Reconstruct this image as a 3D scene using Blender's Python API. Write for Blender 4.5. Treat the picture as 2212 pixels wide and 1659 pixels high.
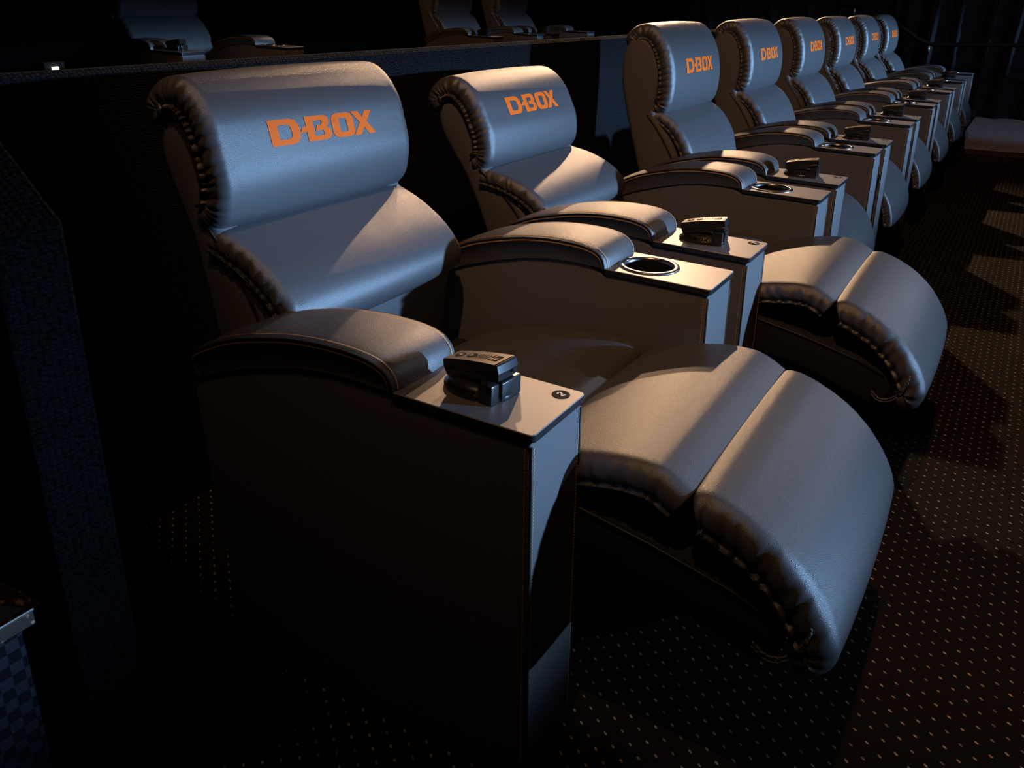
import bpy, bmesh, math, random
from mathutils import Vector, Matrix, Quaternion

for o in list(bpy.data.objects):
    bpy.data.objects.remove(o)
S = bpy.context.scene
COL = S.collection

# ------------------------------------------------------------------ camera
cd = bpy.data.cameras.new('camera')
cam = bpy.data.objects.new('camera', cd)
COL.objects.link(cam)
cd.sensor_width = 36.0
cd.lens = 1857.44 / 2212 * 36
cd.shift_y = -(829.5 - 706) / 2212
cd.clip_start = 0.02
R_ = Vector((0.86125554, 0.50809980, 0.00857232))
U_ = Vector((-0.18571547, 0.29900572, 0.93600499))
F_ = Vector((-0.47302078, 0.80773150, -0.35188233))
m = Matrix.Identity(4)
for i in range(3):
    m[i][0] = R_[i]; m[i][1] = U_[i]; m[i][2] = -F_[i]
m[0][3], m[1][3], m[2][3] = 0.47629, -0.87108, 1.14348
cam.matrix_world = m
S.camera = cam

# ------------------------------------------------------------------ world, exposure
w = bpy.data.worlds.new('dark_hall'); S.world = w
w.use_nodes = True
w.node_tree.nodes['Background'].inputs[0].default_value = (0.5, 0.6, 1.0, 1)
w.node_tree.nodes['Background'].inputs[1].default_value = 0.0006
S.view_settings.view_transform = 'Standard'
S.view_settings.look = 'None'
S.view_settings.gamma = 1
S.view_settings.exposure = 0.0
S.view_settings.use_curve_mapping = False

# ------------------------------------------------------------------ lamps of the hall, and two added fills
def spot(name, loc, target, energy, color, angle, blend, size):
    l = bpy.data.lights.new(name, 'SPOT')
    l.energy = energy; l.color = color
    l.spot_size = math.radians(angle); l.spot_blend = blend
    l.shadow_soft_size = size
    o = bpy.data.objects.new(name, l); COL.objects.link(o)
    o.location = loc
    o.rotation_euler = (Vector(target) - Vector(loc)).to_track_quat('-Z', 'Y').to_euler()
    return o
WARM = (1.0, 0.63, 0.37)
BLUE = (0.32, 0.59, 1.0)
spot('warm_spotlight_far', (-3.0, 8.7, 3.8), (0.9, 1.3, 0.55), 1060, WARM, 60, 0.5, 0.05)
spot('warm_spotlight_far_side', (-4.9, 8.2, 4.1), (0.9, 1.0, 0.55), 500, WARM, 51, 0.5, 0.05)
# letterbox flood at the screen side: a wide, shallow beam at seat height
fl = spot('cool_flood_front', (15.0, 6.6, 2.1), (-0.3, 3.6, 0.73), 20500, BLUE, 3.5, 0.65, 0.22)
fl.scale = (16, 1, 1)
spot('warm_spotlight_near', (0.3, -0.9, 4.6), (-0.1, 3.4, 0.6), 240, (1.0, 0.53, 0.25), 72.5, 0.35, 0.05)
spot('added_curtain_fill', (5.5, 4.0, 3.4), (0.1, 9.2, 0.9), 280, BLUE, 30, 0.5, 0.08)  # added fill, no known lamp: brings out the curtain folds
spot('added_leg_rest_fill', (4.5, 9.0, 4.6), (0.40, 0.95, 0.45), 400, (0.8, 0.86, 1.0), 9.5, 0.8, 0.05)  # added narrow fill, brightens only the nearest leg rests
spot('warm_aisle_light', (-1.1, -1.1, 4.2), (-0.75, -0.15, 0.0), 22, (1.0, 0.6, 0.35), 30, 0.5, 0.05)

# ------------------------------------------------------------------ materials
def mat(name, color, rough=0.5, metal=0.0, spec=0.5, bump=None, emit=None, sheen=0.0):
    M = bpy.data.materials.new(name); M.use_nodes = True
    nt = M.node_tree; b = nt.nodes['Principled BSDF']
    b.inputs['Base Color'].default_value = (*color, 1)
    b.inputs['Roughness'].default_value = rough
    b.inputs['Metallic'].default_value = metal
    b.inputs['Specular IOR Level'].default_value = spec
    if sheen: b.inputs['Sheen Weight'].default_value = sheen
    if emit:
        b.inputs['Emission Color'].default_value = (*emit[0], 1)
        b.inputs['Emission Strength'].default_value = emit[1]
    if bump:
        sc, st, kind = bump
        tc = nt.nodes.new('ShaderNodeTexCoord')
        if kind == 'noise':
            t = nt.nodes.new('ShaderNodeTexNoise'); t.inputs['Scale'].default_value = sc
            t.inputs['Detail'].default_value = 4
            out = t.outputs['Fac']
        else:
            t = nt.nodes.new('ShaderNodeTexVoronoi'); t.inputs['Scale'].default_value = sc
            out = t.outputs['Distance']
        nt.links.new(tc.outputs['Object'], t.inputs['Vector'])
        bp = nt.nodes.new('ShaderNodeBump'); bp.inputs['Strength'].default_value = st
        bp.inputs['Distance'].default_value = 0.002
        nt.links.new(out, bp.inputs['Height']); nt.links.new(bp.outputs['Normal'], b.inputs['Normal'])
    return M
LEATHER = mat('charcoal_leather', (0.076, 0.073, 0.076), 0.41, 0, 1.0, (900, 0.22, 'voronoi'))
LEATHER_SIDE = mat('charcoal_leather_side', (0.135, 0.128, 0.132), 0.55, 0, 0.35, (700, 0.25, 'voronoi'))
FABRIC = mat('black_lining_fabric', (0.02, 0.019, 0.018), 0.8, 0, 0.2, (900, 0.4, 'noise'))
PIPING = mat('black_piping', (0.02, 0.019, 0.018), 0.45)
THREAD = mat('tan_thread', (0.75, 0.42, 0.19), 0.7, 0, 0.2)
TRAY = mat('brushed_dark_metal', (0.27, 0.26, 0.265), 0.45, 0.55, 0.5, (350, 0.05, 'noise'))
EDGE = mat('black_tray_edge', (0.02, 0.02, 0.022), 0.25)
CHROME = mat('polished_steel', (0.26, 0.25, 0.25), 0.30, 1.0)
WELL = mat('black_cup_well', (0.012, 0.012, 0.013), 0.25)
PLASTIC = mat('black_satin_plastic', (0.022, 0.021, 0.022), 0.3, 0, 0.5)
PANELM = mat('bronze_grey_panel', (0.20, 0.17, 0.15), 0.4, 0.2)
ORANGE = mat('orange_print', (1.0, 0.17, 0.012), 0.6, 0, 0.2)
WHITE = mat('white_print', (0.8, 0.78, 0.75), 0.5)
INK = mat('black_print', (0.012, 0.011, 0.011), 0.7, 0, 0.1)
ORANGE_DIM = mat('dim_orange_print', (0.45, 0.13, 0.04), 0.5)
STEEL = mat('worn_steel_nosing', (0.30, 0.27, 0.24), 0.4, 0.8)
RAIL = mat('dark_rail_paint', (0.005, 0.004, 0.0035), 0.6, 0, 0.1)
LEDM = mat('led_lens', (0.9, 0.9, 0.9), 0.3, 0, 0.5, None, ((1.0, 0.93, 0.8), 9.0))
# leather print under sheen: the lettering catches light more strongly than the leather

def nodes_of(M):
    return M.node_tree.nodes, M.node_tree.links, M.node_tree.nodes['Principled BSDF']

def math_n(N, L, op, a, b=None):
    n = N.new('ShaderNodeMath'); n.operation = op
    for i, v in enumerate((a, b)):
        if v is None: continue
        if isinstance(v, (int, float)): n.inputs[i].default_value = v
        else: L.new(v, n.inputs[i])
    return n.outputs[0]

def carpet_material():
    M = mat('dotted_brown_carpet', (0.03, 0.02, 0.013), 0.9, 0, 0.1)
    N, L, B = nodes_of(M)
    tc = N.new('ShaderNodeTexCoord'); sep = N.new('ShaderNodeSeparateXYZ')
    L.new(tc.outputs['Object'], sep.inputs[0])
    cx = math_n(N, L, 'DIVIDE', sep.outputs[0], 0.0224)
    ci = math_n(N, L, 'FLOOR', cx)
    fx = math_n(N, L, 'MULTIPLY', math_n(N, L, 'SUBTRACT', math_n(N, L, 'SUBTRACT', cx, ci), 0.5), 0.0224)
    par = math_n(N, L, 'MULTIPLY', math_n(N, L, 'MODULO', math_n(N, L, 'ADD', ci, 1000.0), 2.0), 0.5)
    cy = math_n(N, L, 'ADD', math_n(N, L, 'DIVIDE', sep.outputs[1], 0.0375), par)
    cyi = math_n(N, L, 'FLOOR', cy)
    fy = math_n(N, L, 'MULTIPLY', math_n(N, L, 'SUBTRACT', math_n(N, L, 'SUBTRACT', cy, cyi), 0.5), 0.0375)
    # a short slanting dash in each cell
    a = math_n(N, L, 'ADD', math_n(N, L, 'MULTIPLY', fx, 0.78), math_n(N, L, 'MULTIPLY', fy, -0.62))
    c = math_n(N, L, 'ADD', math_n(N, L, 'MULTIPLY', fx, 0.62), math_n(N, L, 'MULTIPLY', fy, 0.78))
    a2 = math_n(N, L, 'POWER', math_n(N, L, 'ABSOLUTE', math_n(N, L, 'DIVIDE', a, 0.0040)), 2.0)
    c2 = math_n(N, L, 'POWER', math_n(N, L, 'ABSOLUTE', math_n(N, L, 'DIVIDE', c, 0.0019)), 2.0)
    d = math_n(N, L, 'LESS_THAN', math_n(N, L, 'ADD', a2, c2), 1.0)
    cell = N.new('ShaderNodeCombineXYZ'); L.new(ci, cell.inputs[0]); L.new(cyi, cell.inputs[1])
    wn = N.new('ShaderNodeTexWhiteNoise'); wn.noise_dimensions = '3D'; L.new(cell.outputs[0], wn.inputs[0])
    ramp = N.new('ShaderNodeValToRGB')
    ramp.color_ramp.elements[0].position = 0.0; ramp.color_ramp.elements[0].color = (0.22, 0.185, 0.15, 1)
    ramp.color_ramp.elements[1].position = 1.0; ramp.color_ramp.elements[1].color = (0.70, 0.56, 0.44, 1)
    L.new(wn.outputs['Value'], ramp.inputs[0])
    nz = N.new('ShaderNodeTexNoise'); nz.inputs['Scale'].default_value = 400; L.new(tc.outputs['Object'], nz.inputs['Vector'])
    br = N.new('ShaderNodeValToRGB')
    br.color_ramp.elements[0].color = (0.005, 0.0038, 0.0026, 1); br.color_ramp.elements[1].color = (0.022, 0.016, 0.011, 1)
    L.new(nz.outputs['Fac'], br.inputs[0])
    mx = N.new('ShaderNodeMix'); mx.data_type = 'RGBA'
    L.new(d, mx.inputs[0]); L.new(br.outputs[0], mx.inputs[6]); L.new(ramp.outputs[0], mx.inputs[7])
    L.new(mx.outputs[2], B.inputs['Base Color'])
    bp = N.new('ShaderNodeBump'); bp.inputs['Strength'].default_value = 0.5; bp.inputs['Distance'].default_value = 0.002
    L.new(nz.outputs['Fac'], bp.inputs['Height']); L.new(bp.outputs[0], B.inputs['Normal'])
    return M
CARPET = carpet_material()

def wall_carpet(k=1.0):
    M = mat('looped_wall_carpet', (0.022, 0.021, 0.024), 0.9, 0, 0.12*k)
    N, L, B = nodes_of(M)
    tc = N.new('ShaderNodeTexCoord'); mp = N.new('ShaderNodeMapping')
    mp.inputs['Scale'].default_value = (1.0, 0.55, 1.0)
    L.new(tc.outputs['Object'], mp.inputs['Vector'])
    v = N.new('ShaderNodeTexVoronoi'); v.inputs['Scale'].default_value = 190; L.new(mp.outputs[0], v.inputs['Vector'])
    v.inputs['Randomness'].default_value = 0.55
    bp = N.new('ShaderNodeBump'); bp.inputs['Strength'].default_value = 1.0; bp.inputs['Distance'].default_value = 0.006
    bp.invert = True
    L.new(v.outputs['Distance'], bp.inputs['Height']); L.new(bp.outputs[0], B.inputs['Normal'])
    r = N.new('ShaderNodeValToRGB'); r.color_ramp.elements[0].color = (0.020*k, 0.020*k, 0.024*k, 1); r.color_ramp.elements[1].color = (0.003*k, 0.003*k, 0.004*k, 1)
    r.color_ramp.elements[1].position = 0.7
    L.new(v.outputs['Distance'], r.inputs[0]); L.new(r.outputs[0], B.inputs['Base Color'])
    return M
WALLC = wall_carpet()
WALLC_SHADED = wall_carpet(0.2)  # same wall carpet with shade put into its colour, for parapets and upper aisle

def light_carpet():
    M = mat('speckled_grey_carpet', (0.2, 0.17, 0.18), 0.9, 0, 0.1)
    N, L, B = nodes_of(M)
    tc = N.new('ShaderNodeTexCoord'); nz = N.new('ShaderNodeTexNoise'); nz.inputs['Scale'].default_value = 60; nz.inputs['Detail'].default_value = 6
    L.new(tc.outputs['Object'], nz.inputs['Vector'])
    r = N.new('ShaderNodeValToRGB'); r.color_ramp.elements[0].position = .35; r.color_ramp.elements[1].position = .65
    r.color_ramp.elements[0].color = (0.35, 0.30, 0.31, 1); r.color_ramp.elements[1].color = (0.75, 0.66, 0.68, 1)
    L.new(nz.outputs['Fac'], r.inputs[0]); L.new(r.outputs[0], B.inputs['Base Color'])
    return M
GREYCARPET = light_carpet()

def worn_wood():
    M = mat('worn_dark_wood', (0.05, 0.03, 0.02), 0.5)
    N, L, B = nodes_of(M)
    tc = N.new('ShaderNodeTexCoord'); nz = N.new('ShaderNodeTexNoise'); nz.inputs['Scale'].default_value = 55; nz.inputs['Detail'].default_value = 8
    L.new(tc.outputs['Object'], nz.inputs['Vector'])
    r = N.new('ShaderNodeValToRGB'); r.color_ramp.elements[0].position = .6; r.color_ramp.elements[1].position = .68
    r.color_ramp.elements[0].color = (0.03, 0.018, 0.012, 1); r.color_ramp.elements[1].color = (0.45, 0.30, 0.20, 1)
    L.new(nz.outputs['Fac'], r.inputs[0]); L.new(r.outputs[0], B.inputs['Base Color'])
    return M
WOOD = worn_wood()

def checked_carpet():
    M = mat('checked_blue_carpet', (0.05, 0.05, 0.08), 0.9, 0, 0.1)
    N, L, B = nodes_of(M)
    tc = N.new('ShaderNodeTexCoord'); ck = N.new('ShaderNodeTexChecker'); ck.inputs['Scale'].default_value = 55
    ck.inputs[1].default_value = (0.022, 0.022, 0.032, 1); ck.inputs[2].default_value = (0.006, 0.006, 0.009, 1)
    L.new(tc.outputs['Object'], ck.inputs['Vector']); L.new(ck.outputs[0], B.inputs['Base Color'])
    return M
CHECK = checked_carpet()
CURTAIN = mat('midnight_curtain_velour', (0.006, 0.0075, 0.010), 0.8, 0, 0.12, (500, 0.3, 'noise'), None, 0.15)

# ------------------------------------------------------------------ mesh helpers
def link_mesh(name, bm, material, parent=None, smooth=True, loc=None):
    me = bpy.data.meshes.new(name)
    bmesh.ops.recalc_face_normals(bm, faces=bm.faces)
    if smooth:
        for f in bm.faces: f.smooth = True
    bm.to_mesh(me); bm.free()
    mats = material if isinstance(material, (list, tuple)) else [material]
    for mm in mats: me.materials.append(mm)
    o = bpy.data.objects.new(name, me); COL.objects.link(o)
    if parent: o.parent = parent
    if loc: o.location = loc
    return o

def sharp(o, ang=35):
    me = o.data
    bm = bmesh.new(); bm.from_mesh(me)
    for e in bm.edges:
        if len(e.link_faces) == 2 and e.calc_face_angle(0) > math.radians(ang): e.smooth = False
        elif len(e.link_faces) != 2: e.smooth = False
    bm.to_mesh(me); bm.free()
    return o

def add_box(bm, x0, x1, y0, y1, z0, z1, bev=0.0, seg=2):
    r = bmesh.ops.create_cube(bm, size=1)
    vs = r['verts']
    for v in vs:
        v.co = Vector(((x0+x1)/2 + v.co.x*(x1-x0), (y0+y1)/2 + v.co.y*(y1-y0), (z0+z1)/2 + v.co.z*(z1-z0)))
    if bev:
        es = list({e for v in vs for e in v.link_edges})
        bmesh.ops.bevel(bm, geom=es, offset=bev, segments=seg, profile=0.5, affect='EDGES')
    return bm

def catmull(pts, n, closed=False):
    P = [Vector(p) for p in pts]
    out = []
    k = len(P)
    dense = []
    rng = range(k if closed else k-1)
    for i in rng:
        p1 = P[i]; p2 = P[(i+1) % k]
        p0 = P[(i-1) % k] if (closed or i > 0) else p1*2-p2
        p3 = P[(i+2) % k] if (closed or i+2 < k) else p2*2-p1
        # centripetal-like damping
        for j in range(12):
            t = j/12
            dense.append(0.5*((2*p1)+(-p0+p2)*t+(2*p0-5*p1+4*p2-p3)*t*t+(-p0+3*p1-3*p2+p3)*t**3))
    if not closed: dense.append(P[-1])
    else: dense.append(dense[0])
    L = [0]
    for a, b in zip(dense, dense[1:]): L.append(L[-1]+(b-a).length)
    tot = L[-1]; j = 0
    m_ = n if not closed else n+1
    for i in range(m_):
        s = tot*i/(m_-1)
        while j < len(L)-2 and L[j+1] < s: j += 1
        t = (s-L[j])/max(1e-9, L[j+1]-L[j])
        out.append(dense[j].lerp(dense[j+1], min(1, t)))
    if closed: out = out[:-1]
    return out, tot

def normals2(C):
    N = []
    for i in range(len(C)):
        a = C[max(0, i-1)]; b = C[min(len(C)-1, i+1)]
        t = (b-a).normalized(); N.append(Vector((-t.y, t.x)))
    return N

def extrude_profile(bm, prof, y0, y1, bev=0.0, seg=2, skip=None):
    """closed polygon prof [(x,z)] extruded along y; rim edges of both sides bevelled"""
    A = [bm.verts.new((x, y0, z)) for x, z in prof]
    B = [bm.verts.new((x, y1, z)) for x, z in prof]
    n = len(prof)
    fa = bm.faces.new(A); fb = bm.faces.new(B[::-1])
    for i in range(n):
        if skip and skip(i): continue
        bm.faces.new((A[i], B[i], B[(i+1) % n], A[(i+1) % n]))
    bm.normal_update()
    if bev:
        es = list(fa.edges)+list(fb.edges)
        bmesh.ops.bevel(bm, geom=es, offset=bev, segments=seg, profile=0.5, affect='EDGES')
    return bm

def add_tube(bm, pts, r, sides=8, closed=False):
    P = [Vector(p) for p in pts]; n = len(P); rings = []
    up = None
    for i in range(n):
        a = P[i-1] if (i > 0 or closed) else P[i]
        b = P[(i+1) % n] if (i < n-1 or closed) else P[i]
        t = (b-a).normalized()
        if up is None:
            up = Vector((0, 0, 1)) if abs(t.z) < .9 else Vector((0, 1, 0))
        u = up - t*up.dot(t); u.normalize(); v = t.cross(u); up = u
        rings.append([bm.verts.new(P[i]+(u*math.cos(2*math.pi*k/sides)+v*math.sin(2*math.pi*k/sides))*r) for k in range(sides)])
    for i in range(n if closed else n-1):
        A = rings[i]; B = rings[(i+1) % n]
        for k in range(sides):
            bm.faces.new((A[k], A[(k+1) % sides], B[(k+1) % sides], B[k]))
    if not closed:
        bm.faces.new(rings[0][::-1]); bm.faces.new(rings[-1])
    return bm

class Cushion:
    """padded cushion: a curve in xz swept along y, with rounded sides gathered into puckers"""
    def __init__(s, pts, y0, y1, D, r, ns, crown=0.006, puck=0.006, npuck=22, seed=1, creases=None, into=1.0, flange=True, pr=(0.0, 1.0)):
        s.C, s.len = catmull(pts, ns); s.N = normals2(s.C)
        s.y0, s.y1, s.D, s.r, s.ns = y0, y1, D, r, ns
        s.crown, s.puck, s.npuck, s.seed, s.creases = crown, puck, npuck, seed, creases
        s.into = into; s.flange = flange; s.pr = pr
        rnd = random.Random(seed)
        s.folds = []
        for side in range(2):
            f = []
            t = s.pr[0]
            while t < s.pr[1]:
                f.append((t, rnd.uniform(0.45, 1.0), rnd.uniform(0.7, 1.5), rnd.uniform(0.3, 1.3)))
                t += rnd.uniform(0.6, 1.4)/npuck
            s.folds.append(f)
    def depth_crown(s, y):
        yc = (s.y0+s.y1)/2; hw = (s.y1-s.y0)/2
        q = min(1, abs((y-yc)/hw))
        return s.crown*(1-q**2.2)
    def surf(s, a, y, off=0.0):
        """a = arc position in [0,1]"""
        f = max(0, min(s.ns-1.001, a*(s.ns-1))); i = int(f); t = f-i
        c = s.C[i].lerp(s.C[i+1], t); n = s.N[i].lerp(s.N[i+1], t)
        p = c+n*(s.depth_crown(y)+off)
        return Vector((p.x, y, p.y))
    def pucker(s, side, a, wind):
        v = 0
        for (t, d, wd, sl) in s.folds[side]:
            q = (a-t+sl*0.9/s.npuck*(1-wind))/(0.24*wd/s.npuck)
            if abs(q) < 3: v += d*math.exp(-q*q)
        return min(1.2, v)
    def build(s, name, material, parent):
        bm = bmesh.new()
        D, r = s.D, s.r
        half = []     # (dy, depth, puckweight, flareweight)
        if s.flange:
            half += [(0.010, D+0.006, 0.2), (-0.002, D+0.004, 0.9), (-0.003, D, 1.0)]
        half += [(0.006, D-0.002, 1.0)]
        nd = 6
        for k in range(1, nd+1):
            q = k/nd
            dep = (D-0.002)*(1-q)+r*q
            half.append((0.006*(1-q)**1.5, dep, 1.0-0.35*q))
        for k in range(1, 9):
            a = k/8*math.pi/2
            half.append((r-r*math.cos(a), r-r*math.sin(a), 0.65*(1-k/8)**2.2))
        for q in (0.25, 0.6, 1.0):
            half.append((r+q*0.03, 0.0, 0.06*(1-q)*s.into))
        path = [(s.y0+h[0], h[1], h[2], 0) for h in half]
        ya = path[-1][0]; yb = s.y1-(r+0.03)
        nm = 14
        for k in range(1, nm): path.append((ya+(yb-ya)*k/nm, 0.0, 0.0, 0))
        path += [(s.y1-h[0], h[1], h[2], 1) for h in reversed(half)]
        grid = []
        for i in range(s.ns):
            a = i/(s.ns-1); c = s.C[i]; n = s.N[i]; row = []
            for (y, dep, pw, side) in path:
                p = s.pucker(side, a, pw) if pw > 0.001 else 0
                sg = -1 if side == 0 else 1
                dd = dep-s.depth_crown(y)*(1 if dep < 0.5*r else 0.6)+s.puck*p*pw*0.55
                yy = y-sg*s.puck*p*pw
                if s.creases and dep < 1e-6: dd += s.creases(a, (y-s.y0)/(s.y1-s.y0))
                q = c-n*dd
                row.append(bm.verts.new((q.x, yy, q.y)))
            grid.append(row)
        M_ = len(path)
        for i in range(s.ns-1):
            for j in range(M_-1):
                bm.faces.new((grid[i][j], grid[i][j+1], grid[i+1][j+1], grid[i+1][j]))
            bm.faces.new((grid[i][M_-1], grid[i][0], grid[i+1][0], grid[i+1][M_-1]))
        bm.faces.new(grid[0][::-1]); bm.faces.new(grid[-1])
        return link_mesh(name, bm, material, parent)
    def seam(s, name, material, parent, side=0, rad=0.0022):
        """wavy gathered seam along the side"""
        bm = bmesh.new(); pts = []
        for i in range(0, s.ns):
            a = i/(s.ns-1); c = s.C[i]-s.N[i]*(s.D+0.004+0.003*s.pucker(side, a, 1))
            y = (s.y0-0.001+0.003*s.pucker(side, a, 1)) if side == 0 else s.y1+0.001
            pts.append((c.x, y, c.y))
        add_tube(bm, pts, rad, 5)
        return link_mesh(name, bm, material, parent)

# ------------------------------------------------------------------ lettering outlines (unit height)
LET = [
 [[(0,0),(1.02,0),(1.24,.07),(1.38,.24),(1.42,.45),(1.38,.72),(1.24,.93),(1.0,1),(0,1)], [(.40,.22),(.85,.22),(.98,.29),(1.02,.45),(.98,.70),(.83,.78),(.40,.78)]],
 [[(1.73,0),(2.62,0),(2.85,.05),(2.95,.17),(2.95,.36),(2.88,.47),(2.76,.53),(2.88,.60),(2.92,.72),(2.88,.90),(2.76,.98),(2.55,1),(1.73,1),(1.73,.62),(1.56,.62),(1.41,.40),(1.73,.40)],
  [(2.10,.20),(2.52,.20),(2.58,.25),(2.58,.36),(2.52,.41),(2.17,.41),(2.27,.61),(2.48,.61),(2.53,.66),(2.53,.75),(2.48,.80),(2.10,.80)]],
 [[(3.34,0),(3.96,0),(4.15,.06),(4.25,.22),(4.25,.78),(4.15,.94),(3.96,1),(3.34,1),(3.15,.94),(3.05,.78),(3.05,.22),(3.15,.06)],
  [(3.50,.22),(3.82,.22),(3.87,.28),(3.87,.72),(3.82,.78),(3.50,.78),(3.45,.72),(3.45,.28)]],
 [[(4.17,0),(4.58,0),(4.80,.31),(5.03,0),(5.44,0),(5.01,.52),(5.40,1),(4.99,1),(4.80,.73),(4.60,1),(4.20,1),(4.59,.52)]],
]
def fill_outline(bm, loops, tf):
    es = []
    for lp in loops:
        vs = [bm.verts.new(tf(*p)) for p in lp]
        for i in range(len(vs)): es.append(bm.edges.new((vs[i], vs[(i+1) % len(vs)])))
    return bmesh.ops.triangle_fill(bm, use_beauty=True, use_dissolve=False, edges=es)

def lettering(cush, parent, h, a_mid, y_mid, d_tall=0.90, lean=0.0):
    """word printed on the headrest, following its curve"""
    bm = bmesh.new()
    for L in LET: fill_outline(bm, L, lambda x, y: (x, y, 0))
    for k in range(1, 12):
        bmesh.ops.bisect_plane(bm, geom=list(bm.verts)+list(bm.edges)+list(bm.faces), plane_co=(0, k/12, 0), plane_no=(0, 1, 0))
    for k in range(1, 22):
        bmesh.ops.bisect_plane(bm, geom=list(bm.verts)+list(bm.edges)+list(bm.faces), plane_co=(k/4, 0, 0), plane_no=(1, 0, 0))
    for v in bm.verts:
        yy = y_mid+(v.co.x-2.72)*h
        a = a_mid-((v.co.y-0.5)*h*d_tall-lean*(yy-y_mid))/cush.len
        v.co = cush.surf(a, yy, 0.0010)
    return link_mesh('lettering', bm, ORANGE, parent)

DIG = {
 '2': [[(0,0),(.62,0),(.62,.2),(.30,.2),(.56,.48),(.62,.66),(.58,.86),(.42,.98),(.2,.98),(.05,.88),(0,.7),(.2,.7),(.25,.78),(.36,.78),(.41,.68),(.36,.56),(0,.18)]],
 '3': [[(0,.25),(.06,.08),(.2,0),(.42,0),(.58,.1),(.62,.3),(.52,.5),(.6,.66),(.58,.86),(.44,.98),(.2,.98),(.06,.9),(0,.74),(.2,.7),(.26,.79),(.36,.79),(.4,.68),(.34,.6),(.2,.6),(.2,.42),(.34,.42),(.42,.3),(.37,.2),(.25,.19),(.2,.28)]],
 '4': [[(.36,0),(.56,0),(.56,.2),(.66,.2),(.66,.38),(.56,.38),(.56,.98),(.34,.98),(0,.38),(0,.2),(.36,.2)], [(.2,.38),(.36,.38),(.36,.68)]],
 '5': [[(0,.22),(.06,.06),(.22,0),(.42,0),(.58,.1),(.64,.32),(.58,.54),(.42,.62),(.24,.6),(.26,.78),(.6,.78),(.6,.98),(.1,.98),(.04,.42),(.22,.4),(.34,.44),(.42,.34),(.38,.2),(.26,.18),(.2,.26)]],
 '6': [[(.1,.06),(.3,0),(.5,.06),(.62,.28),(.52,.52),(.34,.6),(.52,.98),(.3,.98),(.05,.5),(0,.26)], [(.2,.3),(.26,.4),(.36,.4),(.42,.3),(.36,.19),(.26,.19)]],
 '7': [[(.14,0),(.36,0),(.62,.8),(.62,.98),(0,.98),(0,.78),(.38,.78)]],
 '8': [[(.2,0),(.42,0),(.58,.1),(.62,.28),(.5,.5),(.6,.7),(.54,.9),(.4,.98),(.22,.98),(.08,.9),(.02,.7),(.12,.5),(0,.28),(.04,.1)], [(.22,.26),(.26,.38),(.36,.38),(.4,.26),(.34,.18),(.28,.18)], [(.24,.7),(.28,.8),(.34,.8),(.38,.7),(.34,.6),(.28,.6)]],
 '9': [[(.12,0),(.34,0),(.58,.5),(.62,.72),(.52,.92),(.32,.98),(.12,.92),(0,.7),(.1,.48),(.28,.4)], [(.2,.7),(.26,.8),(.36,.8),(.42,.7),(.36,.58),(.26,.58)]],
}

# ------------------------------------------------------------------ recliner
AW = 0.150          # arm width
YR = 0.7134         # near face of the right arm
WID = YR+AW
T0 = 0.6205         # tray height at the front
TS = 0.030          # tray slope
TL = 0.232          # tray length

def tray_z(x): return T0 - TS*x     # x <= 0

def arm_body(parent, y0, cup):
    prof = [(-0.004, 0.035), (-0.004, 0.606)]
    n = 6
    for k in range(1, n+1):
        x = -0.004-(TL-0.006)*k/n
        prof.append((x, tray_z(x)-0.0135))
    prof += [(-0.262, 0.628), (-0.31, 0.630), (-0.357, 0.629), (-0.42, 0.621), (-0.494, 0.604), (-0.57, 0.582), (-0.635, 0.556), (-0.655, 0.53), (-0.640, 0.30), (-0.60, 0.035)]
    bm = bmesh.new()
    if not cup:
        extrude_profile(bm, prof, y0, y0+AW, 0.006, 3)
    else:
        extrude_profile(bm, prof, y0, y0+AW, 0.006, 3)
        # open the body below the cup holder
        bm.normal_update()
        bmesh.ops.recalc_face_normals(bm, faces=bm.faces)
        kill = [f for f in bm.faces if f.normal.z > 0.9 and -0.24 < f.calc_center_median().x < -0.07 and f.calc_area() > 0.003]
        bmesh.ops.delete(bm, geom=kill, context='FACES_ONLY')
    o = link_mesh('armrest_body', bm, LEATHER_SIDE, parent); sharp(o, 40)
    # piping and stitches up the front corners
    bm = bmesh.new()
    for yy in (y0+0.003, y0+AW-0.003):
        add_tube(bm, [(-0.0045, yy, 0.05+0.55*k/10) for k in range(11)], 0.0022, 6)
    link_mesh('piping', bm, PIPING, o)
    bm = bmesh.new()
    for yy, xx in ((y0-0.0006, -0.012), (y0+0.009, -0.0034), (y0+AW-0.009, -0.0034)):
        z = 0.06
        while z < 0.595:
            if xx == -0.012: add_box(bm, xx-.0006, xx+.0006, yy-.0003, yy+.0006, z, z+0.0032)
            else: add_box(bm, xx-.0008, xx+.0002, yy-.0006, yy+.0006, z, z+0.0032)
            z += 0.0055
    s = link_mesh('stitching', bm, THREAD, o, False); s['kind'] = 'stuff'
    return o

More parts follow.
